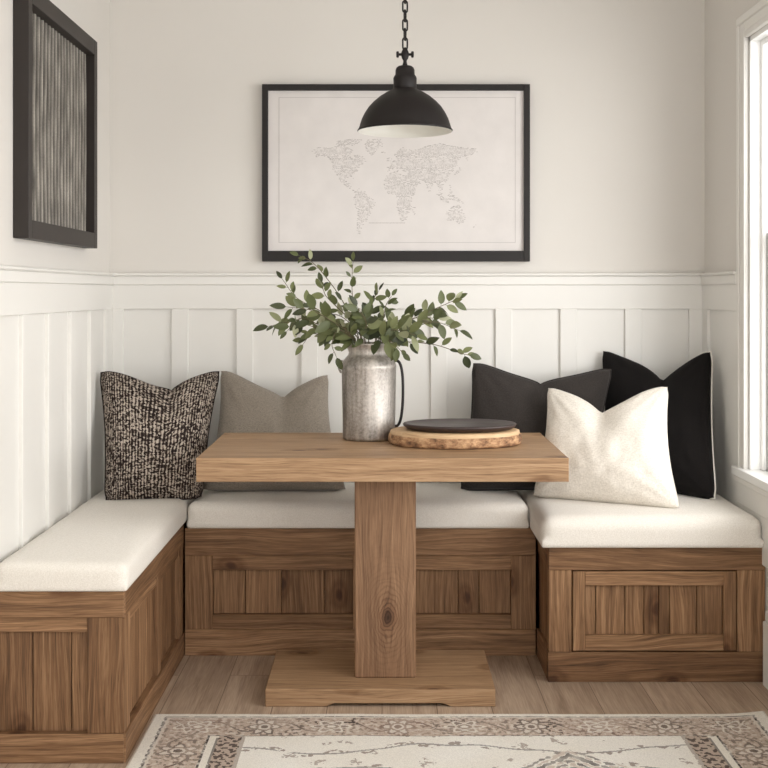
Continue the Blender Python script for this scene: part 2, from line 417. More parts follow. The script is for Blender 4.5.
# face-frame builders: the face lies in x (normal -y) or in y (normal +/-x)
def fbox(bm, face, pos, a0, a1, d0, d1, z0, z1, grain):
    """box on a face: a = along the face, d = inward depth from the face plane"""
    if face == '-y': box(bm, a0, a1, pos+d0, pos+d1, z0, z1, {'a': 'x', 'z': 'z'}[grain])
    elif face == '+x': box(bm, pos-d1, pos-d0, a0, a1, z0, z1, {'a': 'y', 'z': 'z'}[grain])
    else: box(bm, pos+d0, pos+d1, a0, a1, z0, z1, {'a': 'y', 'z': 'z'}[grain])
def part(name, root, mat, face, pos, specs):
    bm = new()
    for sp in specs: fbox(bm, face, pos, *sp)
    return link(name, bm, mat, root)
def planks(a0, a1, z0, z1, d0, d1, widths):
    tot = sum(widths); out = []; a = a0
    for w in widths:
        b = a+(a1-a0)*w/tot; out.append((a+.0011, b-.0011, d0, d1, z0, z1, 'z')); a = b
    return out
W = M['wood']
ZB, ZT = .094, .358                         # top of base board, bottom of top board
# left bench
ZS0, ZT0, ZB0 = ZS, ZT, ZB; ZS, ZT, ZB = .456, .386, .078
L = empty('left_bench', (XL+.18, YLF, 0), 'wooden plank-panelled storage bench along the left wall, nearest end cut by the frame', 'bench')
L.name = 'storage_bench'
bm = new(); box(bm, XL+.002, XI-.035, YLF+.035, YB-.012, .01, ZS-.004, 'y', 0, .3); link('carcass', bm, W, L)
part('base_board', L, W, '-y', YLF, [(XL+.002, XI-.001, -.004, .03, 0, ZB, 'a')])
part('base_board', L, W, '+x', XI, [(YLF, YBF-.001, -.004, .03, 0, ZB, 'a')])
part('top_board', L, W, '-y', YLF, [(XL+.002, XI, -.002, .03, ZT, ZS, 'a')])
part('top_board', L, W, '+x', XI, [(YLF+.002, YBF-.001, -.002, .03, ZT, ZS, 'a')])
part('stile', L, W, '-y', YLF, [(XI-.098, XI, 0, .03, ZB, ZT, 'z')])
part('rail', L, W, '-y', YLF, [(XL+.002, XI-.098, .004, .03, ZT-.04, ZT, 'a')])
part('plank_panel', L, W, '-y', YLF, planks(XL+.002, XI-.098, ZB, ZT-.04, .018, .033, [.1, .1, .045]))
YA, YM, YE = YLF+.07, 3.53, YBF-.07
part('stile', L, W, '+x', XI, [(YLF+.031, YA, 0, .03, ZB, ZT, 'z')])
part('stile', L, W, '+x', XI, [(YM-.03, YM+.03, 0, .03, ZB, ZT, 'z')])
part('stile', L, W, '+x', XI, [(YE, YBF-.001, 0, .03, ZB, ZT, 'z')])
for y0, y1 in ((YA, YM-.03), (YM+.03, YE)):
    part('rail', L, W, '+x', XI, [(y0, y1, .003, .03, ZT-.03, ZT, 'a')])
    part('plank_panel', L, W, '+x', XI, planks(y0, y1, ZB, ZT-.03, .016, .033, [.1, .09, .1, .08]))
ZS, ZT, ZB = ZS0, ZT0, ZB0
# back bench
B = empty('storage_bench', (-.08, YBF, 0), 'long low wooden bench against the back wall, behind the table pedestal', 'bench')
x0, x1 = XI+.006, XRI-.006
bm = new(); box(bm, x0, x1, YBF+.035, YB-.012, .01, ZS-.004, 'x', 0, .3); link('carcass', bm, W, B)
part('base_board', B, W, '-y', YBF, [(x0, x1, -.004, .03, 0, ZB-.004, 'a')])
part('top_board', B, W, '-y', YBF, [(x0, x1, -.002, .03, ZT-.015, ZS, 'a')])
for a0, a1 in ((x0, x0+.095), (-.10, .105), (x1-.085, x1)): part('stile', B, W, '-y', YBF, [(a0, a1, 0, .03, ZB-.004, ZT-.015, 'z')])
for a0, a1, ws in ((x0+.095, -.10, [.09, .1, .12, .08]), (.105, x1-.085, [.13, .06, .09])):
    part('rail', B, W, '-y', YBF, [(a0, a1, .002, .03, .293, ZT-.015, 'a')])
    part('rail', B, W, '-y', YBF, [(a0, a1, .002, .03, ZB-.004, .14, 'a')])
    part('plank_panel', B, W, '-y', YBF, planks(a0, a1, .14, .293, .018, .033, ws))
# right bench
ZSO = ZS; ZS = .432
R_ = empty('storage_bench', (.87, YRF, 0), 'short wooden bench on the right with a framed plank door, under the window', 'bench')
bm = new(); box(bm, XRI+.035, XR-.012, YRF+.035, YB-.012, .01, ZS-.004, 'x', 0, .3); link('carcass', bm, W, R_)
xr = XR-.003
part('base_board', R_, W, '-y', YRF, [(XRI-.003, xr, -.004, .03, 0, ZB+.002, 'a')])
part('top_board', R_, W, '-y', YRF, [(XRI, xr, -.002, .03, .358, ZS, 'a')])
part('stile', R_, W, '-y', YRF, [(XRI, XRI+.073, 0, .03, ZB+.002, .358, 'z')])
part('stile', R_, W, '-y', YRF, [(1.139, xr, 0, .03, ZB+.002, .358, 'z')])
dx0, dx1, dz0, dz1 = XRI+.077, 1.135, ZB+.006, .354
bm = new(); dp = YRF-.003
sw = .040
box(bm, dx0, dx0+sw, dp, dp+.022, dz0, dz1, 'z'); box(bm, dx1-sw, dx1, dp, dp+.022, dz0, dz1, 'z')
box(bm, dx0+sw, dx1-sw, dp, dp+.022, dz1-.045, dz1, 'x'); box(bm, dx0+sw, dx1-sw, dp, dp+.022, dz0, dz0+.05, 'x')
door = link('door', bm, W, R_)
part('plank_panel', door, W, '-y', YRF, planks(dx0+sw, dx1-sw, dz0+.05, dz1-.045, .009, .024, [.035, .095, .062, .048, .035, .088, .085]))
part('base_board', R_, W, '-x', XRI, [(YRF+.03, YBF-.006, -.003, .03, 0, ZB+.002, 'a')])
part('top_board', R_, W, '-x', XRI, [(YRF+.03, YBF-.006, 0, .03, .358, ZS, 'a')])
part('plank_panel', R_, W, '-x', XRI, planks(YRF+.03, YBF-.006, ZB+.002, .358, .006, .03, [.1, .1, .1]))

ZS = ZSO
# seat cushions
def cushion(x0, x1, y0, y1, z0, z1, r, crown, label, seed):
    bm = new(); b2 = bmesh.new(); bmesh.ops.create_cube(b2, size=1)
    nx, ny = max(6, int((x1-x0)/.03)), max(6, int((y1-y0)/.03))
    lx = [e for e in b2.edges if abs((e.verts[0].co-e.verts[1].co).x) > .5]
    bmesh.ops.subdivide_edges(b2, edges=lx, cuts=nx, use_grid_fill=True)
    ly = [e for e in b2.edges if abs((e.verts[0].co-e.verts[1].co).y) > .5]
    bmesh.ops.subdivide_edges(b2, edges=ly, cuts=ny, use_grid_fill=True)
    lz = [e for e in b2.edges if abs((e.verts[0].co-e.verts[1].co).z) > .5]
    bmesh.ops.subdivide_edges(b2, edges=lz, cuts=8, use_grid_fill=True)
    def sp(t): return .5*math.copysign(1-(1-abs(2*t))**1.7, t)      # crowd the loops towards the edges
    for v in b2.verts:
        p = v.co.copy()
        tx, ty, tz = sp(p.x), sp(p.y), p.z
        q = Vector(((x0+x1)/2+tx*(x1-x0), (y0+y1)/2+ty*(y1-y0), (z0+z1)/2+tz*(z1-z0)))
        rb = .008
        rr = r if p.z > -.2 else rb
        c = Vector((min(max(q.x, x0+rr), x1-rr), min(max(q.y, y0+rr), y1-rr), min(max(q.z, z0+rb), z1-rr)))
        d = q-c
        if d.length > 1e-6:
            m = max(abs(d.x), abs(d.y), abs(d.z))
            q = c+d.normalized()*rr*(m/rr if m < rr else 1)
        k = (1-abs(2*tx)**4)*(1-abs(2*ty)**4)
        if p.z > 0: q.z += crown*k + .003*noise.noise(Vector((q.x*5+seed, q.y*5, 0)))
        else:
            pass
        if abs(tz) < .45:
            w = .004*noise.noise(Vector((q.x*6+seed, q.y*6, q.z*9)))*(1-abs(2*tz))
            q.x += math.copysign(w, p.x) if abs(p.x) > .49 else 0
            q.y += math.copysign(w, p.y) if abs(p.y) > .49 else 0
        v.co = q
    for f in b2.faces: f.smooth = True
    graft(bm, b2, 'x', .5)
    return tag(link('seat_cushion', bm, M['cushion'], origin=((x0+x1)/2, (y0+y1)/2, z0)), label, 'cushion', 'cream seat cushions on the benches')
cushion(XL+.012, XI+.010, YLF-.014, YB-.012, .457, .533, .026, .008, 'long cream linen seat cushion on the left bench', 1)
cushion(XI+.014, XRI-.030, YBF-.016, YB-.012, ZS+.001, .524, .028, .010, 'cream linen seat cushion on the back bench, partly hidden behind the table', 5)
cushion(XRI-.026, XR-.012, YRF-.022, YB-.012, .433, .530, .040, .010, 'thick cream linen seat cushion on the right bench, under the white pillow', 9)

# ------------------------------------------------------------------ throw pillows
def pillow(TL, TR, BR, BL, dip, thick, mat, label, seed, dipd=0, side=.02, bot=.0, normal_push=0, sag=.012):
    """corner points of the seam in the room; dip = how far the pinched top edge falls (m)"""
    TL, TR, BR, BL = map(Vector, (TL, TR, BR, BL))
    n = 44
    ex = ((TR-TL)+(BR-BL)).normalized(); ez = ((TL-BL)+(TR-BR)).normalized()
    nrm = ez.cross(ex).normalized()
    if nrm.y > 0: nrm = -nrm                       # faces the viewer's side of the room
    bm = new(); uvl = bm.loops.layers.uv.active; cl = bm.loops.layers.float_color['tint']
    def seam(u, v):                                # u,v in 0..1 ; v up
        top = TL.lerp(TR, u); b = BL.lerp(BR, u)
        t = abs(u-dipd_u)/(dipd_u if u < dipd_u else 1-dipd_u)
        top = top-ez*dip*(1-(.55*t**.75+.45*math.sin(math.pi*t/2))) + ez*.010*math.sin(math.pi*u*3+seed)*(1-abs(2*u-1))
        b = b+ez*bot*math.sin(math.pi*u)-ez*0
        p = b.lerp(top, v)
        s = math.sin(math.pi*v)**.8
        p = p+ex*side*s*(1-2*u)*1.0*abs(2*u-1)
        for cu, cv, sx, sz in ((0, 0, 1, 1), (1, 0, -1, 1), (0, 1, 1, -1), (1, 1, -1, -1)):
            kk = math.exp(-((u-cu)**2+(v-cv)**2)/.0028); p = p+(ex*sx+ez*sz*.9)*.008*kk
        return p
    dipd_u = .5+dipd
    w = (TR-TL).length
    grid = {}
    for sgn in (1, -1):
        for i in range(n+1):
            for j in range(n+1):
                u = .5-.5*math.cos(math.pi*i/n); v = .5-.5*math.cos(math.pi*j/n)
                u = .6*u+.4*i/n; v = .6*v+.4*j/n
                edge = i in (0, n) or j in (0, n)
                if edge and sgn == -1: grid[(sgn, i, j)] = grid[(1, i, j)]; continue
                p = seam(u, v)
                U, V = 2*u-1, 2*v-1
                h = max(0, (1-U*U)*(1-V*V))**.42
                h *= (1+.18*(-V))                                    # fuller towards the bottom
                # the chop crease runs down from the pinched top
                cr = math.exp(-((u-dipd_u)/.10)**2)*max(0, (v-.55)/.45)**1.3
                h *= 1-.62*cr
                cr2 = math.exp(-((u-dipd_u-.16*(1-v)*3)/.05)**2)*max(0, v-.6)*1.0
                wr = noise.noise(Vector((u*5+seed*3, v*4, sgn)))*.10 + .06*noise.noise(Vector((u*13+seed, v*9, sgn*2)))
                # pulls radiating out of the corners
                for (cu, cv) in ((0, 0), (1, 0), (0, 1), (1, 1)):
                    du, dv = u-cu, v-cv; dd = math.hypot(du, dv)
                    if dd < .5: wr += .07*math.sin(math.atan2(dv, du)*14+seed)*(1-dd/.5)*min(1, dd/.1)
                h = h*(1+wr-.25*cr2)
                q = p+nrm*sgn*(thick/2)*h
                if not edge: q += nrm*0
                grid[(sgn, i, j)] = bm.verts.new(q)
    for sgn in (1, -1):
        for i in range(n):
            for j in range(n):
                vs = [grid[(sgn, i, j)], grid[(sgn, i+1, j)], grid[(sgn, i+1, j+1)], grid[(sgn, i, j+1)]]
                ij = [(i, j), (i+1, j), (i+1, j+1), (i, j+1)]
                if sgn < 0: vs = vs[::-1]; ij = ij[::-1]
                f = bm.faces.new(vs); f.smooth = True
                for lp, (a, b) in zip(f.loops, ij):
                    lp[uvl].uv = (a/n*w*2.4+(0 if sgn > 0 else 5), b/n*w*2.4); lp[cl] = (.5, .5, .5, 1)
    bmesh.ops.recalc_face_normals(bm, faces=bm.faces)
    o = link('throw_pillow', bm, mat, origin=(BL+BR)/2)
    tag(o, label, 'pillow', 'throw pillows on the corner bench')
    loop = [seam(i/40, 0) for i in range(41)]+[seam(1, j/40) for j in range(1, 41)]+[seam(1-i/40, 1) for i in range(1, 41)]+[seam(0, 1-j/40) for j in range(1, 40)]
    return o, loop
def seam_piping(o, loop, r, mat, label=None):
    bm = new(); tube(bm, loop, r, 8, closed=True)
    p = link('piping', bm, mat, o)
    if label: p['label'] = label
    return p
def seat(px, py, z=.535): return at(px, py, (EYE-z)*F/(py-CY))
o, lp = pillow(at(99, 371, 4.17), at(221, 370, 4.21), seat(203, 498), seat(104, 502), .085, .17, M['tweed'],
   'dark brown and cream tweed woven throw pillow in the left corner of the bench', 1, dipd=.10, side=.014)
seam_piping(o, lp, .0035, M['tweed'])
o, lp = pillow(at(219, 369, 4.32), at(330, 373, 4.32), seat(348, 491), seat(200, 491), .115, .16, M['taupe'],
   'plain taupe linen throw pillow beside the tweed pillow, left of the metal pitcher', 2, dipd=.08, side=.03)
o, lp = pillow(at(472, 362, 4.25), at(613, 368, 4.28), at(598, 488, 4.15), seat(459, 490), .085, .16, M['charcoal'],
   'dark charcoal cotton throw pillow right of the pitcher, leaning on the back wall', 3, dipd=.0, side=.02)
seam_piping(o, lp, .004, M['charcoal'])
o, lp = pillow(at(601, 349, 4.36), at(713, 350, 4.20), seat(717, 501), at(606, 480, 4.27), .125, .16, M['black'],
   'large black throw pillow with thin white piping, in the right corner of the bench', 4, dipd=.05, side=.012)
bm = new(); tube(bm, lp[38:86], .0032, 8); p = link('piping', bm, M['piping'], o); p['label'] = 'thin white piping'
o, lp = pillow(at(546, 386, 4.14), at(670, 385, 3.98), seat(682, 510), seat(531, 497), .105, .17, M['white_wool'],
   'cream white textured throw pillow standing in front of the black pillow', 5, dipd=-.04, side=.025)

# ------------------------------------------------------------------ table
TY0, TY1, TZ = 3.415, 4.03, .757
t = empty('dining_table', (0, 3.72, 0), 'square-edged light oak pedestal dining table in front of the benches', 'table')
bm = new()
nb = 4
for i in range(nb): box(bm, -.552, .555, TY0+(TY1-TY0)*i/nb, TY0+(TY1-TY0)*(i+1)/nb, TZ-.071, TZ, 'x', .0012, .45+.25*random.random())
link('tabletop', bm, M['wood_top'], t)
bm = new(); box(bm, -.085, .105, 3.562, 3.75, .054, TZ-.071, 'z', .004, .42); link('pedestal', bm, M['wood_pedestal'], t)
# base plate with a shallow relief cut under its middle
bm = new(); b2 = bmesh.new()
prof = [(-.352, 0), (-.352, .054), (.342, .054), (.342, 0), (.21, 0), (.185, .010), (-.145, .010), (-.17, 0)]
fr = [b2.verts.new((x, 3.465, z)) for x, z in prof]; bk = [b2.verts.new((x, 3.845, z)) for x, z in prof]
b2.faces.new(fr); b2.faces.new(bk[::-1])
for i in range(8): b2.faces.new([fr[i], bk[i], bk[(i+1) % 8], fr[(i+1) % 8]])
bmesh.ops.recalc_face_normals(b2, faces=b2.faces)
bmesh.ops.bevel(b2, geom=[e for e in b2.edges], offset=.002, segments=1, affect='EDGES')
bmesh.ops.triangulate(b2, faces=[f for f in b2.faces if len(f.verts) > 6])
graft(bm, b2, 'x', .4); link('base', bm, M['wood_top'], t)

# wood slice and dark plate
SC = Vector((.236, 3.74, TZ))
sl = empty('serving_board', SC, 'round wood slice serving board with bark edge, under the dark plate', 'board')
wob = lambda a, z: 1+.012*math.sin(3*a+1)+.008*math.sin(7*a)+.006*math.sin(17*a)
bm = new(); b2 = bmesh.new()
lathe(b2, [(.001, 0.0015), (.203, .0015), (.211, .006), (.2125, .024), (.208, .044), (.20, .047), (.001, .047)], SC, 72, 1, .70, wob=wob)
graft(bm, b2, 'x', .6); link('slice', bm, M['wood_slice'], sl)
bm = new(); b2 = bmesh.new()
wob2 = lambda a, z: wob(a, z)*(1+.006*noise.noise(Vector((math.cos(a)*9, math.sin(a)*9, z*60))))
lathe(b2, [(.2085, .0015), (.2150, .004), (.2165, .012), (.2155, .024), (.2135, .032), (.2115, .034)], SC, 144, 1, .70, wob=wob2)
graft(bm, b2, 'x', .5); link('bark', bm, M['bark'], sl)['label'] = 'brown bark edge'
bm = new(); b2 = bmesh.new()
PC = SC+Vector((.016, -.005, .0475))
lathe(b2, [(.001, 0), (.150, 0), (.170, .003), (.182, .012), (.184, .018), (.181, .021), (.172, .021), (.165, .0185), (.001, .017)], PC, 72, 1, .70)
graft(bm, b2, 'x', .5)
tag(link('plate', bm, M['plate'], origin=PC), 'dark brown almost black plate lying on the wood slice board', 'plate')

# pitcher
PB = Vector((-.044, 3.865, TZ+.0005))
pt = empty('pitcher', PB, 'galvanised metal pitcher holding the greenery, standing on the table', 'pitcher')
bm = new(); b2 = bmesh.new()
prof = [(.001, .002), (.084, .0), (.0875, .003), (.0885, .010), (.0885, .06), (.0905, .16), (.0915, .235), (.0925, .240), (.0925, .246), (.0905, .25), (.086, .262), (.077, .274), (.070, .281), (.0675, .290), (.0685, .302), (.0735, .316), (.0755, .320), (.0745, .322), (.0725, .320),
        (.0665, .302), (.066, .290), (.069, .281), (.084, .262), (.089, .235), (.087, .06), (.083, .012), (.001, .010)]
lathe(b2, prof, PB, 64)
for v in b2.verts:                                     # drawn-out pouring lip on the left
    dz = v.co.z-PB.z
    if dz > .295:
        a = math.atan2(v.co.y-PB.y, v.co.x-PB.x); k = max(0, math.cos(a-math.pi))**6
        v.co.x -= .022*k*(dz-.295)/.027; v.co.z += .006*k
graft(bm, b2, 'z', .5); link('body', bm, M['steel'], pt)
bm = new()
hp = [(.080, .262), (.096, .262), (.106, .252), (.113, .225), (.116, .18), (.115, .12), (.110, .075), (.103, .052), (.094, .043), (.088, .044)]
pts = spline([PB+Vector((x*.985, -.25*x*.4, z)) for x, z in hp], 5)
tube(bm, pts, .0048, 10); link('handle', bm, M['handle_metal'], pt)['label'] = 'thin black curved handle'
bm = new(); tube(bm, spline([PB+Vector(p) for p in ((-.088, -.01, .262), (-.102, -.014, .256), (-.1, -.014, .236), (-.0935, -.012, .222))], 4), .0035, 8); link('lug', bm, M['steel'], pt)

# greenery: every sprig is a thing of stem + leaves
def leaf(bm, base, d, up, L, Wd, tint, curl):
    d = d.normalized(); side = d.cross(up).normalized(); nn = side.cross(d).normalized()
    cl = bm.loops.layers.float_color['tint']
    N = 7; rows = []
    for i in range(N+1):
        t = i/N; w = Wd/2*(math.sin(math.pi*min(1, t**.85))**.75 if 0 < t < 1 else 0)
        p = base+d*L*t - nn*curl*L*t*t
        if i in (0, N): rows.append([bm.verts.new(p)])
        else: rows.append([bm.verts.new(p-side*w+nn*w*.28), bm.verts.new(p), bm.verts.new(p+side*w+nn*w*.28)])
    fs = []
    for i in range(N):
        a, b = rows[i], rows[i+1]
        if len(a) == 1: fs += [bm.faces.new([a[0], b[1], b[0]]), bm.faces.new([a[0], b[2], b[1]])]
        elif len(b) == 1: fs += [bm.faces.new([a[0], a[1], b[0]]), bm.faces.new([a[1], a[2], b[0]])]
        else: fs += [bm.faces.new([a[0], a[1], b[1], b[0]]), bm.faces.new([a[1], a[2], b[2], b[1]])]
    for f in fs:
        f.smooth = True
        for lp in f.loops: lp[cl] = (tint, tint, tint, 1)
mouth = PB+Vector((0, 0, .30))
D0 = 3.865
sprigs = [  # (where it points, measured points, leaf size, leaf count)
 ('leafy green sprig reaching far left, with two low leaves at its tip', [(352, 336, -.02), (325, 330, -.05), (293, 322, -.08), (270, 326, -.10)], .050, 13),
 ('olive green sprig rising to the upper left, in front of the wall rail', [(350, 332, 0), (322, 312, 0), (297, 298, .02), (283, 280, .03)], .046, 12),
 ('thin sprig arching up to the left end over the picture frame edge', [(356, 330, .04), (342, 300, .06), (325, 276, .08), (312, 262, .08), (300, 256, .07)], .040, 11),
 ('tall upright sprig with small leaves overlapping the bottom of the map frame', [(360, 328, .05), (353, 300, .07), (352, 278, .08), (353, 262, .08)], .036, 10),
 ('short sprig hanging down over the left rim of the pitcher', [(352, 338, -.05), (338, 330, -.08), (332, 344, -.10), (336, 356, -.10)], .044, 7),
 ('mid-left sprig of broad dark leaves above the rim', [(350, 334, -.06), (330, 320, -.10), (310, 310, -.12), (288, 307, -.13)], .054, 11),
 ('sprig drooping at lower left with narrow leaves', [(352, 338, -.02), (330, 336, -.02), (312, 334, 0), (304, 343, 0)], .046, 9),
 ('upright middle sprig, directly above the pitcher mouth', [(368, 330, 0), (370, 315, 0), (372, 302, .0), (378, 292, .0)], .046, 10),
 ('short dense sprig of dark leaves in the centre front', [(364, 336, -.06), (366, 322, -.09), (358, 308, -.10)], .052, 10),
 ('sprig to the right of centre with a bare curved tip', [(376, 332, 0), (383, 318, 0), (386, 305, 0), (391, 297, 0)], .040, 8),
 ('long sprig rising to the upper right, palest leaf at its tip', [(382, 334, 0), (402, 324, 0), (428, 312, .02), (446, 304, .02), (455, 300, .02)], .050, 12),
 ('sprig reaching right, pairs of olive leaves at its end', [(384, 338, -.03), (408, 330, -.06), (434, 322, -.08), (458, 330, -.09)], .052, 12),
 ('lowest long sprig on the right with a thin forked tip', [(386, 342, .0), (410, 342, .0), (436, 345, .0), (460, 353, .0), (468, 355, 0)], .044, 11),
 ('drooping sprig over the right rim beside the black handle', [(380, 338, -.07), (392, 342, -.10), (402, 352, -.11)], .048, 8),
 ('short sprig of mixed light and dark leaves at centre right', [(378, 334, -.05), (395, 330, -.09), (415, 335, -.11)], .054, 10),
 ('leafy sprig low on the left, between the far-left and drooping ones', [(354, 334, -.04), (326, 328, -.06), (302, 318, -.08), (288, 330, -.09)], .050, 11),
 ('sprig of mid-height leaves up and left of the mouth', [(358, 328, .03), (340, 310, .03), (326, 296, .03), (322, 284, .03)], .048, 10),
 ('dense sprig pointing right at mid height', [(382, 332, .04), (400, 320, .05), (418, 318, .05), (436, 318, .05)], .052, 10),
 ('back sprig of silvery leaves left of centre, behind the others', [(358, 332, .06), (338, 315, .1), (318, 318, .12)], .050, 10),
]
for k, (lab, pts, LS, cnt) in enumerate(sprigs):
    rs = random.Random(100+k)
    pp = [Vector((mouth.x+(pts[0][0]-368)/F*D0*.45, D0+pts[0][2]*.3, mouth.z-.17)), Vector((mouth.x+(pts[0][0]-368)/F*D0*.8, D0+pts[0][2]*.4, mouth.z+.005))]
    pp = [Vector((max(min(p.x, mouth.x+.045), mouth.x-.045), max(min(p.y, D0+.04), D0-.04), p.z)) for p in pp]
    pp += [at(x, y, D0+dz) for x, y, dz in pts]
    path = spline(pp, 8)
    root = empty('leafy_sprig', (pp[0].x, pp[0].y, pp[0].z), lab, 'greenery', 'green sprigs in the metal pitcher')
    bm = new(); n = len(path)
    tube(bm, path, [.0024*(1-.65*i/n) for i in range(n)], 6, tint=.5); link('stem', bm, M['stem'], root)
    bm = new(); i0 = 14
    tint0 = rs.uniform(-.12, .12)
    cnt = int(cnt*1.45)
    for j in range(cnt):
        t = (j/(cnt-1)); fi = i0+(n-1-i0)*t; a = min(int(fi), n-2); p = path[a].lerp(path[a+1], fi-a)
        tan = (path[min(a+1, n-1)]-path[max(a-1, 0)]).normalized()
        if j == cnt-1: d = tan
        else:
            ang = (j*2.4+rs.uniform(-.5, .5)); o1 = tan.orthogonal().normalized(); o2 = tan.cross(o1)
            d = tan*rs.uniform(.35, .8)+(o1*math.cos(ang)+o2*math.sin(ang))*.9
            d.y *= .6; d.z += .05
        up = Vector((rs.uniform(-.5, .5), -1.0+rs.uniform(-.4, .5), rs.uniform(.0, 1.0)))
        Lf = LS*1.12*rs.uniform(.75, 1.2)*(1-.2*t)
        pet = p+d.normalized()*.006
        tube(bm, [p, pet], .0008, 4, tint=.3)
        leaf(bm, pet, d, up, Lf, Lf*rs.uniform(.40, .58), min(1, max(0, rs.betavariate(1.6, 2.2)+tint0+(.25 if rs.random() < .12 else 0))), rs.uniform(-.1, .35))
    if k == 10:
        leaf(bm, path[-1], Vector((.6, 0, .7)), Vector((0, -1, .3)), .04, .015, 1.0, .1)
    link('leaves', bm, M['leaf'], root)

# ------------------------------------------------------------------ pendant lamp
LC = Vector((.0735, 3.67, 1.762))
lamp = empty('pendant_lamp', LC, 'black metal dome pendant lamp hanging on a chain above the table', 'lamp')
R0 = .146
outer = [(.1500, .0), (.1525, .003), (.1495, .007), (.1468, .012), (.1435, .023), (.138, .040), (.1285, .059), (.116, .078), (.100, .095), (.081, .111), (.060, .124), (.044, .132), (.0365, .137)]
bm = new(); b2 = bmesh.new(); lathe(b2, outer, LC, 64); graft(bm, b2); shade = link('lamp_shade', bm, M['iron'], lamp)
inner = [(.150, 0), (.1465, .002)]+[(max(.03, r-.003), z-.002) for r, z in outer[4:]]+[(.001, .135)]
bm = new(); b2 = bmesh.new(); lathe(b2, inner, LC, 64); graft(bm, b2); link('shade_lining', bm, M['enamel'], shade)['label'] = 'white enamel inside'
bm = new(); b2 = bmesh.new(); lathe(b2, [(.035, .134), (.0368, .138), (.0375, .170), (.035, .176), (.031, .181), (.0305, .196), (.028, .203), (.022, .208), (.012, .210), (.001, .211)], LC, 40)
graft(bm, b2); link('socket_cap', bm, M['iron'], lamp)
bm = new(); b2 = bmesh.new(); lathe(b2, [(.001, .03), (.018, .034), (.028, .047), (.030, .062), (.024, .082), (.015, .102), (.014, .129)], LC, 24); graft(bm, b2); link('bulb', bm, M['bulb'], lamp)
bm = new(); b2 = bmesh.new()
lathe(b2, [(.001, .205), (.0075, .206), (.0085, .212), (.006, .220), (.0055, .226), (.0095, .232), (.012, .240), (.012, .252), (.008, .262), (.004, .268), (.001, .269)], LC, 20); graft(bm, b2)
b2 = bmesh.new()
link('finial', bm, M['iron'], lamp)
for sx in (-1, 1):
    bm = new(); c = LC+Vector((0, 0, .246))
    tube(bm, [c+Vector((sx*.007, 0, 0)), c+Vector((sx*.021, 0, 0))], .0042, 10)
    tube(bm, [c+Vector((sx*.0195, 0, 0)), c+Vector((sx*.021, 0, 0)), c+Vector((sx*.0265, 0, 0)), c+Vector((sx*.028, 0, 0))], [.0075, .0102, .0102, .0075], 14)
    link('thumb_screw', bm, M['iron'], lamp)
z = LC.z+.262; bm = new(); i = 0; ll, lw = .0185, .0074
while z < ZC-.06:
    pts = []
    for k in range(20):
        a = 2*math.pi*k/20; u = math.sin(a); w = math.cos(a)
        zz = z+ll+(ll-lw)*(1 if u > 0 else -1)*(1 if abs(u) > .0 else 0)+lw*u
        off = w*lw
        pts.append(Vector((LC.x+(off if i % 2 == 0 else off*.35), LC.y+(off*.35 if i % 2 == 0 else off), zz)))
    tube(bm, pts, .0028, 6, closed=True); z += 2*ll-.0075; i += 1
link('chain', bm, M['iron'], lamp)
bm = new(); b2 = bmesh.new(); lathe(b2, [(.001, ZC-LC.z-.05), (.012, ZC-LC.z-.049), (.02, ZC-LC.z-.035), (.055, ZC-LC.z-.02), (.06, ZC-LC.z-.002), (.001, ZC-LC.z-.001)], LC, 32); graft(bm, b2); link('ceiling_rose', bm, M['iron'], lamp)

# ------------------------------------------------------------------ framed world map
mx0, mx1, mz0, mz1 = -.455, .561, 1.366, 2.038
fd = YB-.032
pc = empty('framed_map', ((mx0+mx1)/2, YB-.001, mz0), 'world map print in a thin black frame on the back wall', 'picture')
bm = new(); fw = .0225
box(bm, mx0, mx0+fw, fd, YB-.001, mz0, mz1, 'z', .001); box(bm, mx1-fw, mx1, fd, YB-.001, mz0, mz1, 'z', .001)
box(bm, mx0+fw, mx1-fw, fd, YB-.001, mz1-.023, mz1, 'x', .001); box(bm, mx0+fw, mx1-fw, fd, YB-.001, mz0, mz0+.040, 'x', .001)
link('frame', bm, M['frame'], pc)
bm = new(); box(bm, mx0+fw-.003, mx1-fw+.003, YB-.018, YB-.003, mz0+.036, mz1-.02, 'x', 0); mount = link('mount', bm, M['mat'], pc)
bm = new(); ix0, ix1, iz0, iz1 = (279-CX)*YB/F, (515-CX)*YB/F, 1.25+(292-243)*YB/F, 1.25+(292-98)*YB/F; lw_ = .0022; yy = YB-.0186
box(bm, ix0, ix0+lw_*1.5, yy, yy+.001, iz0, iz1, 'z', 0); box(bm, ix1-lw_, ix1, yy, yy+.001, iz0, iz1, 'z', 0)
box(bm, ix0, ix1, yy, yy+.001, iz1-lw_, iz1, 'x', 0); box(bm, ix0, ix1, yy, yy+.001, iz0, iz0+lw_, 'x', 0)
link('mount_line', bm, M['mat_line'], mount)
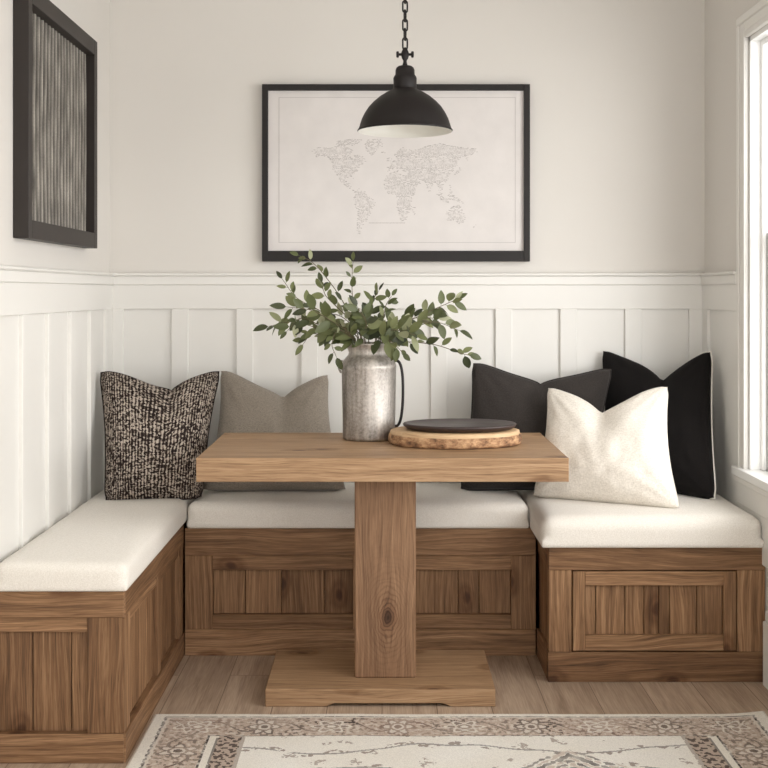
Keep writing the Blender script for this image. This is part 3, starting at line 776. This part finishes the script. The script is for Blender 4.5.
land = [
 [(-168,66),(-156,71),(-130,70),(-110,74),(-95,72),(-82,66),(-94,60),(-85,56),(-79,52),(-78,60),(-65,60),(-56,52),(-66,46),(-70,43),(-76,36),(-81,30),(-80,25),(-84,30),(-92,29),(-97,26),(-96,19),(-88,21),(-87,16),(-83,10),(-78,8),(-86,11),(-95,15),(-106,21),(-113,30),(-118,34),(-124,40),(-124,48),(-134,57),(-150,60),(-162,57),(-158,61)],
 [(-78,8),(-70,12),(-60,9),(-50,1),(-35,-6),(-39,-15),(-48,-26),(-57,-36),(-63,-42),(-68,-53),(-73,-50),(-73,-38),(-71,-20),(-76,-14),(-81,-5),(-79,2)],
 [(-50,82),(-25,83),(-20,74),(-30,69),(-43,60),(-52,66),(-58,75)],
 [(-115,80),(-85,83),(-65,82),(-78,74),(-100,74),(-118,76)],
 [(-10,37),(-9,43),(-2,44),(-3,48),(3,51),(8,54),(12,56),(5,60),(12,65),(22,71),(40,67),(60,69),(72,73),(100,77),(125,73),(150,71),(178,69),(178,64),(162,60),(158,52),(152,60),(140,55),(140,46),(130,42),(128,36),(122,39),(121,31),(115,23),(108,20),(108,12),(102,10),(104,2),(99,9),(97,17),(90,22),(81,15),(78,8),(73,17),(69,23),(60,25),(54,26),(58,20),(45,13),(40,20),(34,29),(36,36),(27,37),(22,38),(18,42),(12,38),(8,44),(0,40)],
 [(-17,15),(-16,25),(-6,35),(10,37),(20,31),(33,31),(42,12),(51,12),(40,-3),(40,-15),(34,-22),(28,-33),(19,-34),(13,-20),(11,-5),(8,4),(-8,5)],
 [(113,-22),(122,-17),(131,-12),(142,-11),(146,-19),(153,-27),(149,-37),(140,-38),(131,-32),(116,-35)],
 [(95,5),(105,-5),(118,-8),(118,3),(126,8),(120,18),(122,6),(140,-3),(150,-9),(132,-4),(112,-2)],
 [(130,32),(141,36),(143,44),(138,38)], [(-9,52),(-2,51),(0,54),(-5,58),(-10,55)], [(44,-14),(50,-16),(47,-25),(44,-22)],
 [(167,-46),(172,-42),(178,-38),(173,-42)], [(-24,64),(-14,66),(-16,63)],
]
def inside(x, y, poly):
    r = False; j = len(poly)-1
    for i in range(len(poly)):
        xi, yi = poly[i]; xj, yj = poly[j]
        if (yi > y) != (yj > y) and x < (xj-xi)*(y-yi)/(yj-yi)+xi: r = not r
        j = i
    return r
def mapxy(lon, lat):
    px = 312+(lon+168)/346*164; py = 140+(83-lat)/138*96
    return (px-CX)*YB/F, 1.25-(py-CY)*YB/F
bm = new(); rr = random.Random(3); yq = YB-.01815
def quad(x0, x1, z0, z1): bm.faces.new([bm.verts.new(v) for v in ((x0, yq, z0), (x1, yq, z0), (x1, yq, z1), (x0, yq, z1))])
lat = 83.0
while lat > -56:
    lon = -169.0
    while lon < 180:
        L = rr.uniform(1.5, 6)
        if any(inside(lon+L/2, lat, p) for p in land) and rr.random() < .84:
            x0, zz = mapxy(lon, lat); x1, _ = mapxy(lon+L, lat)
            th = rr.choice((.0008, .0013, .0018)); quad(x0, x1, zz, zz+th)
        lon += L+rr.uniform(.6, 1.8)
    lat -= 1.55
for poly in land:                                  # broken coast outline
    for a, b in zip(poly, poly[1:]+poly[:1]):
        m = max(1, int(math.hypot(a[0]-b[0], a[1]-b[1])/3))
        for q in range(m):
            if rr.random() < .6:
                t_ = (q+rr.random())/m; x0, zz = mapxy(a[0]+(b[0]-a[0])*t_, a[1]+(b[1]-a[1])*t_); quad(x0, x0+rr.uniform(.003, .007), zz, zz+.0015)
for q in range(26):
    x0 = (369+q*1.4-CX)*YB/F; zz = 1.25-(223.5-CY)*YB/F; quad(x0, x0+.0035, zz, zz+.0022)
mp_o = link('map_print', bm, M['ink'], mount); mp_o['label'] = 'pale grey world map made of short dashes'

# ------------------------------------------------------------------ left picture: relief panel in a deep dark frame
ly0, ly1, lz0, lz1 = 3.232, 4.012, 1.402, 2.122
lx = XL+.045; b_ = .052
pl = empty('framed_relief', (XL, (ly0+ly1)/2, lz0), 'deep dark frame with pale wavy vertical line relief on the left wall', 'picture')
bm = new()
box(bm, XL+.001, lx, ly0, ly0+.035, lz0, lz1, 'z', .001); box(bm, XL+.001, lx, ly1-.040, ly1, lz0, lz1, 'z', .001)
box(bm, XL+.001, lx, ly0+.035, ly1-.040, lz0, lz0+b_, 'y', .001); box(bm, XL+.001, lx, ly0+.035, ly1-.040, lz1-b_, lz1, 'y', .001)
link('frame', bm, M['frame_left'], pl)
bm = new(); cl = bm.loops.layers.float_color['tint']
ny, nz = 380, 60; y0, y1, z0, z1 = ly0+.034, ly1-.039, lz0+b_-.002, lz1-b_+.002
per = .036; G = []; K = []
for i in range(ny+1):
    r_ = []; kk = []
    for j in range(nz+1):
        y = y0+(y1-y0)*i/ny; z = z0+(z1-z0)*j/nz
        ph = y/per*2*math.pi+1.0*noise.noise(Vector((y*6, z*5, 3)))+.9*math.sin(z*9+y*5)+.4*noise.noise(Vector((y*40, z*14, 0)))
        s_ = math.sin(ph)
        r_.append(bm.verts.new((XL+.012+.005*s_, y, z))); kk.append(.5+.5*s_)
    G.append(r_); K.append(kk)
ca, cb = srgb(30, 27, 25), srgb(176, 170, 160)
for i in range(ny):
    for j in range(nz):
        f = bm.faces.new([G[i][j], G[i][j+1], G[i+1][j+1], G[i+1][j]]); f.smooth = True
        for lp, (a, b) in zip(f.loops, ((i, j), (i, j+1), (i+1, j+1), (i+1, j))):
            k = K[a][b]**1.3*(.75+.5*noise.noise(Vector((a*.08, b*.12, 2)))); lp[cl] = tuple(ca[q]*(1-k)+cb[q]*k for q in range(3))+(1,)
vs = [bm.verts.new((XL+.002, a, b)) for a, b in ((y0, z0), (y1, z0), (y1, z1), (y0, z1))]; bm.faces.new(vs)
bmesh.ops.recalc_face_normals(bm, faces=bm.faces)
link('relief_panel', bm, M['string_art'], pl)

# ------------------------------------------------------------------ rug
RX0, RX1, RY1, RY0 = -.672, 1.125, 3.385, 1.75
cream, field = srgb(234, 228, 217), srgb(240, 236, 228)
beige, brown, darkb, greyb = srgb(196, 178, 163), srgb(118, 94, 83), srgb(62, 50, 47), srgb(152, 136, 124)
def mixc(a, b, t): t = max(0, min(1, t)); return tuple(a[i]*(1-t)+b[i]*t for i in range(3))+(1,)
def nz3(x, y, s, o=0): return noise.noise(Vector((x*s+o, y*s+o*2, o)))
def rosette(u, v, r):                              # flower with petals at the origin, value -1..1
    d = math.hypot(u, v)/r; a = math.atan2(v, u)
    if d > 1.15: return 0
    e = .78+.22*math.cos(6*a)
    if d < .22: return 1
    if abs(d-e) < .10: return .9
    if abs(d-.45) < .07: return .6
    return -.6 if d < e else 0
def band(along, across, w, seed):                  # repeating scroll border
    p = .19; k = math.floor(along/p); u = along-(k+.5)*p; v = across-w/2
    val = rosette(u, v*.8, w*.36) if k % 2 == 0 else -rosette(u*.8, v, w*.34)*.9
    if val == 0:
        sc = math.sin(along*2*math.pi/p)*w*.26
        if abs(v-sc) < .0045: val = .9
        else:
            q = nz3(along, across, 75, seed)+.5*nz3(along, across, 150, seed+3)
            val = .8 if q > .24 else (-.5 if q < -.3 else 0)
    worn = nz3(along, across, 14, seed)*.6+.65
    base = beige
    if val > 0: return mixc(base, darkb if (k % 3) else brown, val*worn)
    return mixc(base, cream, -val*.9)
def diamond(x, y, cx, cy, w, h):
    return abs(x-cx)/w+abs(y-cy)/h
def rugcol(x, y):
    dl, dr, db = x-RX0, RX1-x, RY1-y
    dx = min(dl, dr)
    j = .0025*nz3(x, y, 60)
    ds = dx+j; dbj = db+j
    e = min(ds, dbj*1.35)
    if e < .040: return cream
    if e < .047: return mixc(cream, darkb, .65+.6*nz3(x, y, 60, 5))
    if e < .056: return mixc(beige, cream, .6)
    # outer band: mitred corner
    wS, wB = .13, .13
    if ds < .056+wS or dbj < .042+wB:
        if ds < (dbj*1.0+.014): return band(y+.03, ds-.056, wS, 2)
        return band(x+.05, dbj-.042, wB, 7)
    e2 = min(ds-.056-wS, (dbj-.042-wB)*1.4)
    if e2 < .006: return mixc(cream, darkb, .7+.8*nz3(x, y, 70, 9))
    if ds-.056-wS < .033 and ds < .40: return cream if e2 < .026 else mixc(cream, darkb, .7)
    if ds-.056-wS < .095:                          # inner narrow side band
        v_ = ds-.056-wS-.033; q = nz3(x, y*1.0, 85, 4)+.6*math.sin(y*170+math.sin(v_*160)*2)*.5
        return mixc(beige, darkb, (.85 if q > .12 else .08))
    if ds-.056-wS < .105: return mixc(cream, brown, .5)
    # open field with sketchy motifs
    c = mixc(field, cream, .5+nz3(x, y, 6, 3))
    for cx, cy, s in ((.50, 2.985, .95), (.24, 2.45, 1.5)):
        d = diamond(x, y, cx, cy, .17*s, .14*s)
        if d < 1:
            st = nz3(x, y, 55, cx)+.45*math.sin((abs(x-cx)+abs(y-cy))*150)
            if st > .05+.9*max(0, d-.7): return mixc(c, darkb, .62+.3*nz3(x, y, 30, 8))
            if st < -.35: return mixc(c, beige, .7)
    # branch lines
    for ph, am, y0_ in ((0, .035, 3.12), (2.0, .05, 2.95)):
        yy_ = y0_+am*math.sin(x*9+ph)+.02*nz3(x, y, 8, ph)
        t_ = math.sin(x*38+ph)
        if abs(y-yy_) < .004 and nz3(x, y, 10, ph+4) > -.25: return mixc(c, darkb, .6)
        if 0 < (y-yy_)*(1 if t_ > 0 else -1) < .024*abs(t_) and nz3(x, y, 60, ph+7) > .08: return mixc(c, brown, .7)
    if nz3(x, y, 22, 12) > .42 and nz3(x, y, 90, 1) > 0: return mixc(c, greyb, .7)
    return c
bm = new(); cl = bm.loops.layers.float_color['tint']
xs = [RX0+(RX1-RX0)*i/560 for i in range(561)]
ys = []; y = RY1
while y > RY0:
    ys.append(y); y -= .0032 if y > 2.93 else .012
ys.append(RY0)
def rz(x, y):
    z = .011+.0006*nz3(x, y, 12)
    e = min(x-RX0, RX1-x, RY1-y, y-RY0); z *= min(1, .35+e/.012)
    k = max(0, 1-math.hypot(RX1-x, RY1-y)/.16); return z+.012*k*k
gr = [[bm.verts.new((x+.004*nz3(0, y, 5, 2), y+.003*nz3(x, 0, 4, 6), rz(x, y))) for x in xs] for y in ys]
for j in range(len(ys)-1):
    for i in range(len(xs)-1):
        f = bm.faces.new([gr[j+1][i], gr[j+1][i+1], gr[j][i+1], gr[j][i]]); f.smooth = True
        c = rugcol((xs[i]+xs[i+1])/2, (ys[j]+ys[j+1])/2)
        for lp in f.loops: lp[cl] = c
# thickness: skirt down to the floor
def skirt(vs):
    dn = [bm.verts.new((v.co.x, v.co.y, .001)) for v in vs]
    for a in range(len(vs)-1):
        f = bm.faces.new([vs[a], vs[a+1], dn[a+1], dn[a]])
        for lp in f.loops: lp[cl] = cream
skirt(gr[0]); skirt(gr[-1][::-1]); skirt([r[-1] for r in gr]); skirt([r[0] for r in gr][::-1])
bmesh.ops.recalc_face_normals(bm, faces=bm.faces)
tag(link('area_rug', bm, M['rug'], origin=((RX0+RX1)/2, (RY0+RY1)/2, 0)), 'faded cream and brown patterned rug on the floor in front of the table', 'rug')

# ------------------------------------------------------------------ light
w = bpy.data.worlds.new('World'); C.world = w; w.use_nodes = True
bg = w.node_tree.nodes['Background']; bg.inputs[0].default_value = (1.0, .992, .982, 1); bg.inputs[1].default_value = 2.45
def area(name, loc, rot, sx, sy, e, c):
    l = bpy.data.lights.new(name, 'AREA'); l.shape = 'RECTANGLE'; l.size = sx; l.size_y = sy; l.energy = e; l.color = c
    o = bpy.data.objects.new(name, l); o.location = loc; o.rotation_euler = rot; COL.objects.link(o); return o
area('window_daylight', (XR+1.7, 1.5, 1.8), (0, math.radians(80), math.radians(-30)), 2.6, 3.6, 150, (1, .992, .98))

cam = bpy.data.cameras.new('camera'); co = bpy.data.objects.new('camera', cam); COL.objects.link(co); C.camera = co
co.location = (0, 0, EYE); co.rotation_euler = (math.radians(90), 0, 0)
cam.sensor_width = 36; cam.lens = F/768*36; cam.shift_x = (384-CX)/768; cam.shift_y = -(384-CY)/768
cam.clip_start = .05
vs = C.view_settings; vs.view_transform = 'Standard'; vs.look = 'None'; vs.gamma = 1; vs.use_curve_mapping = False; vs.exposure = .03
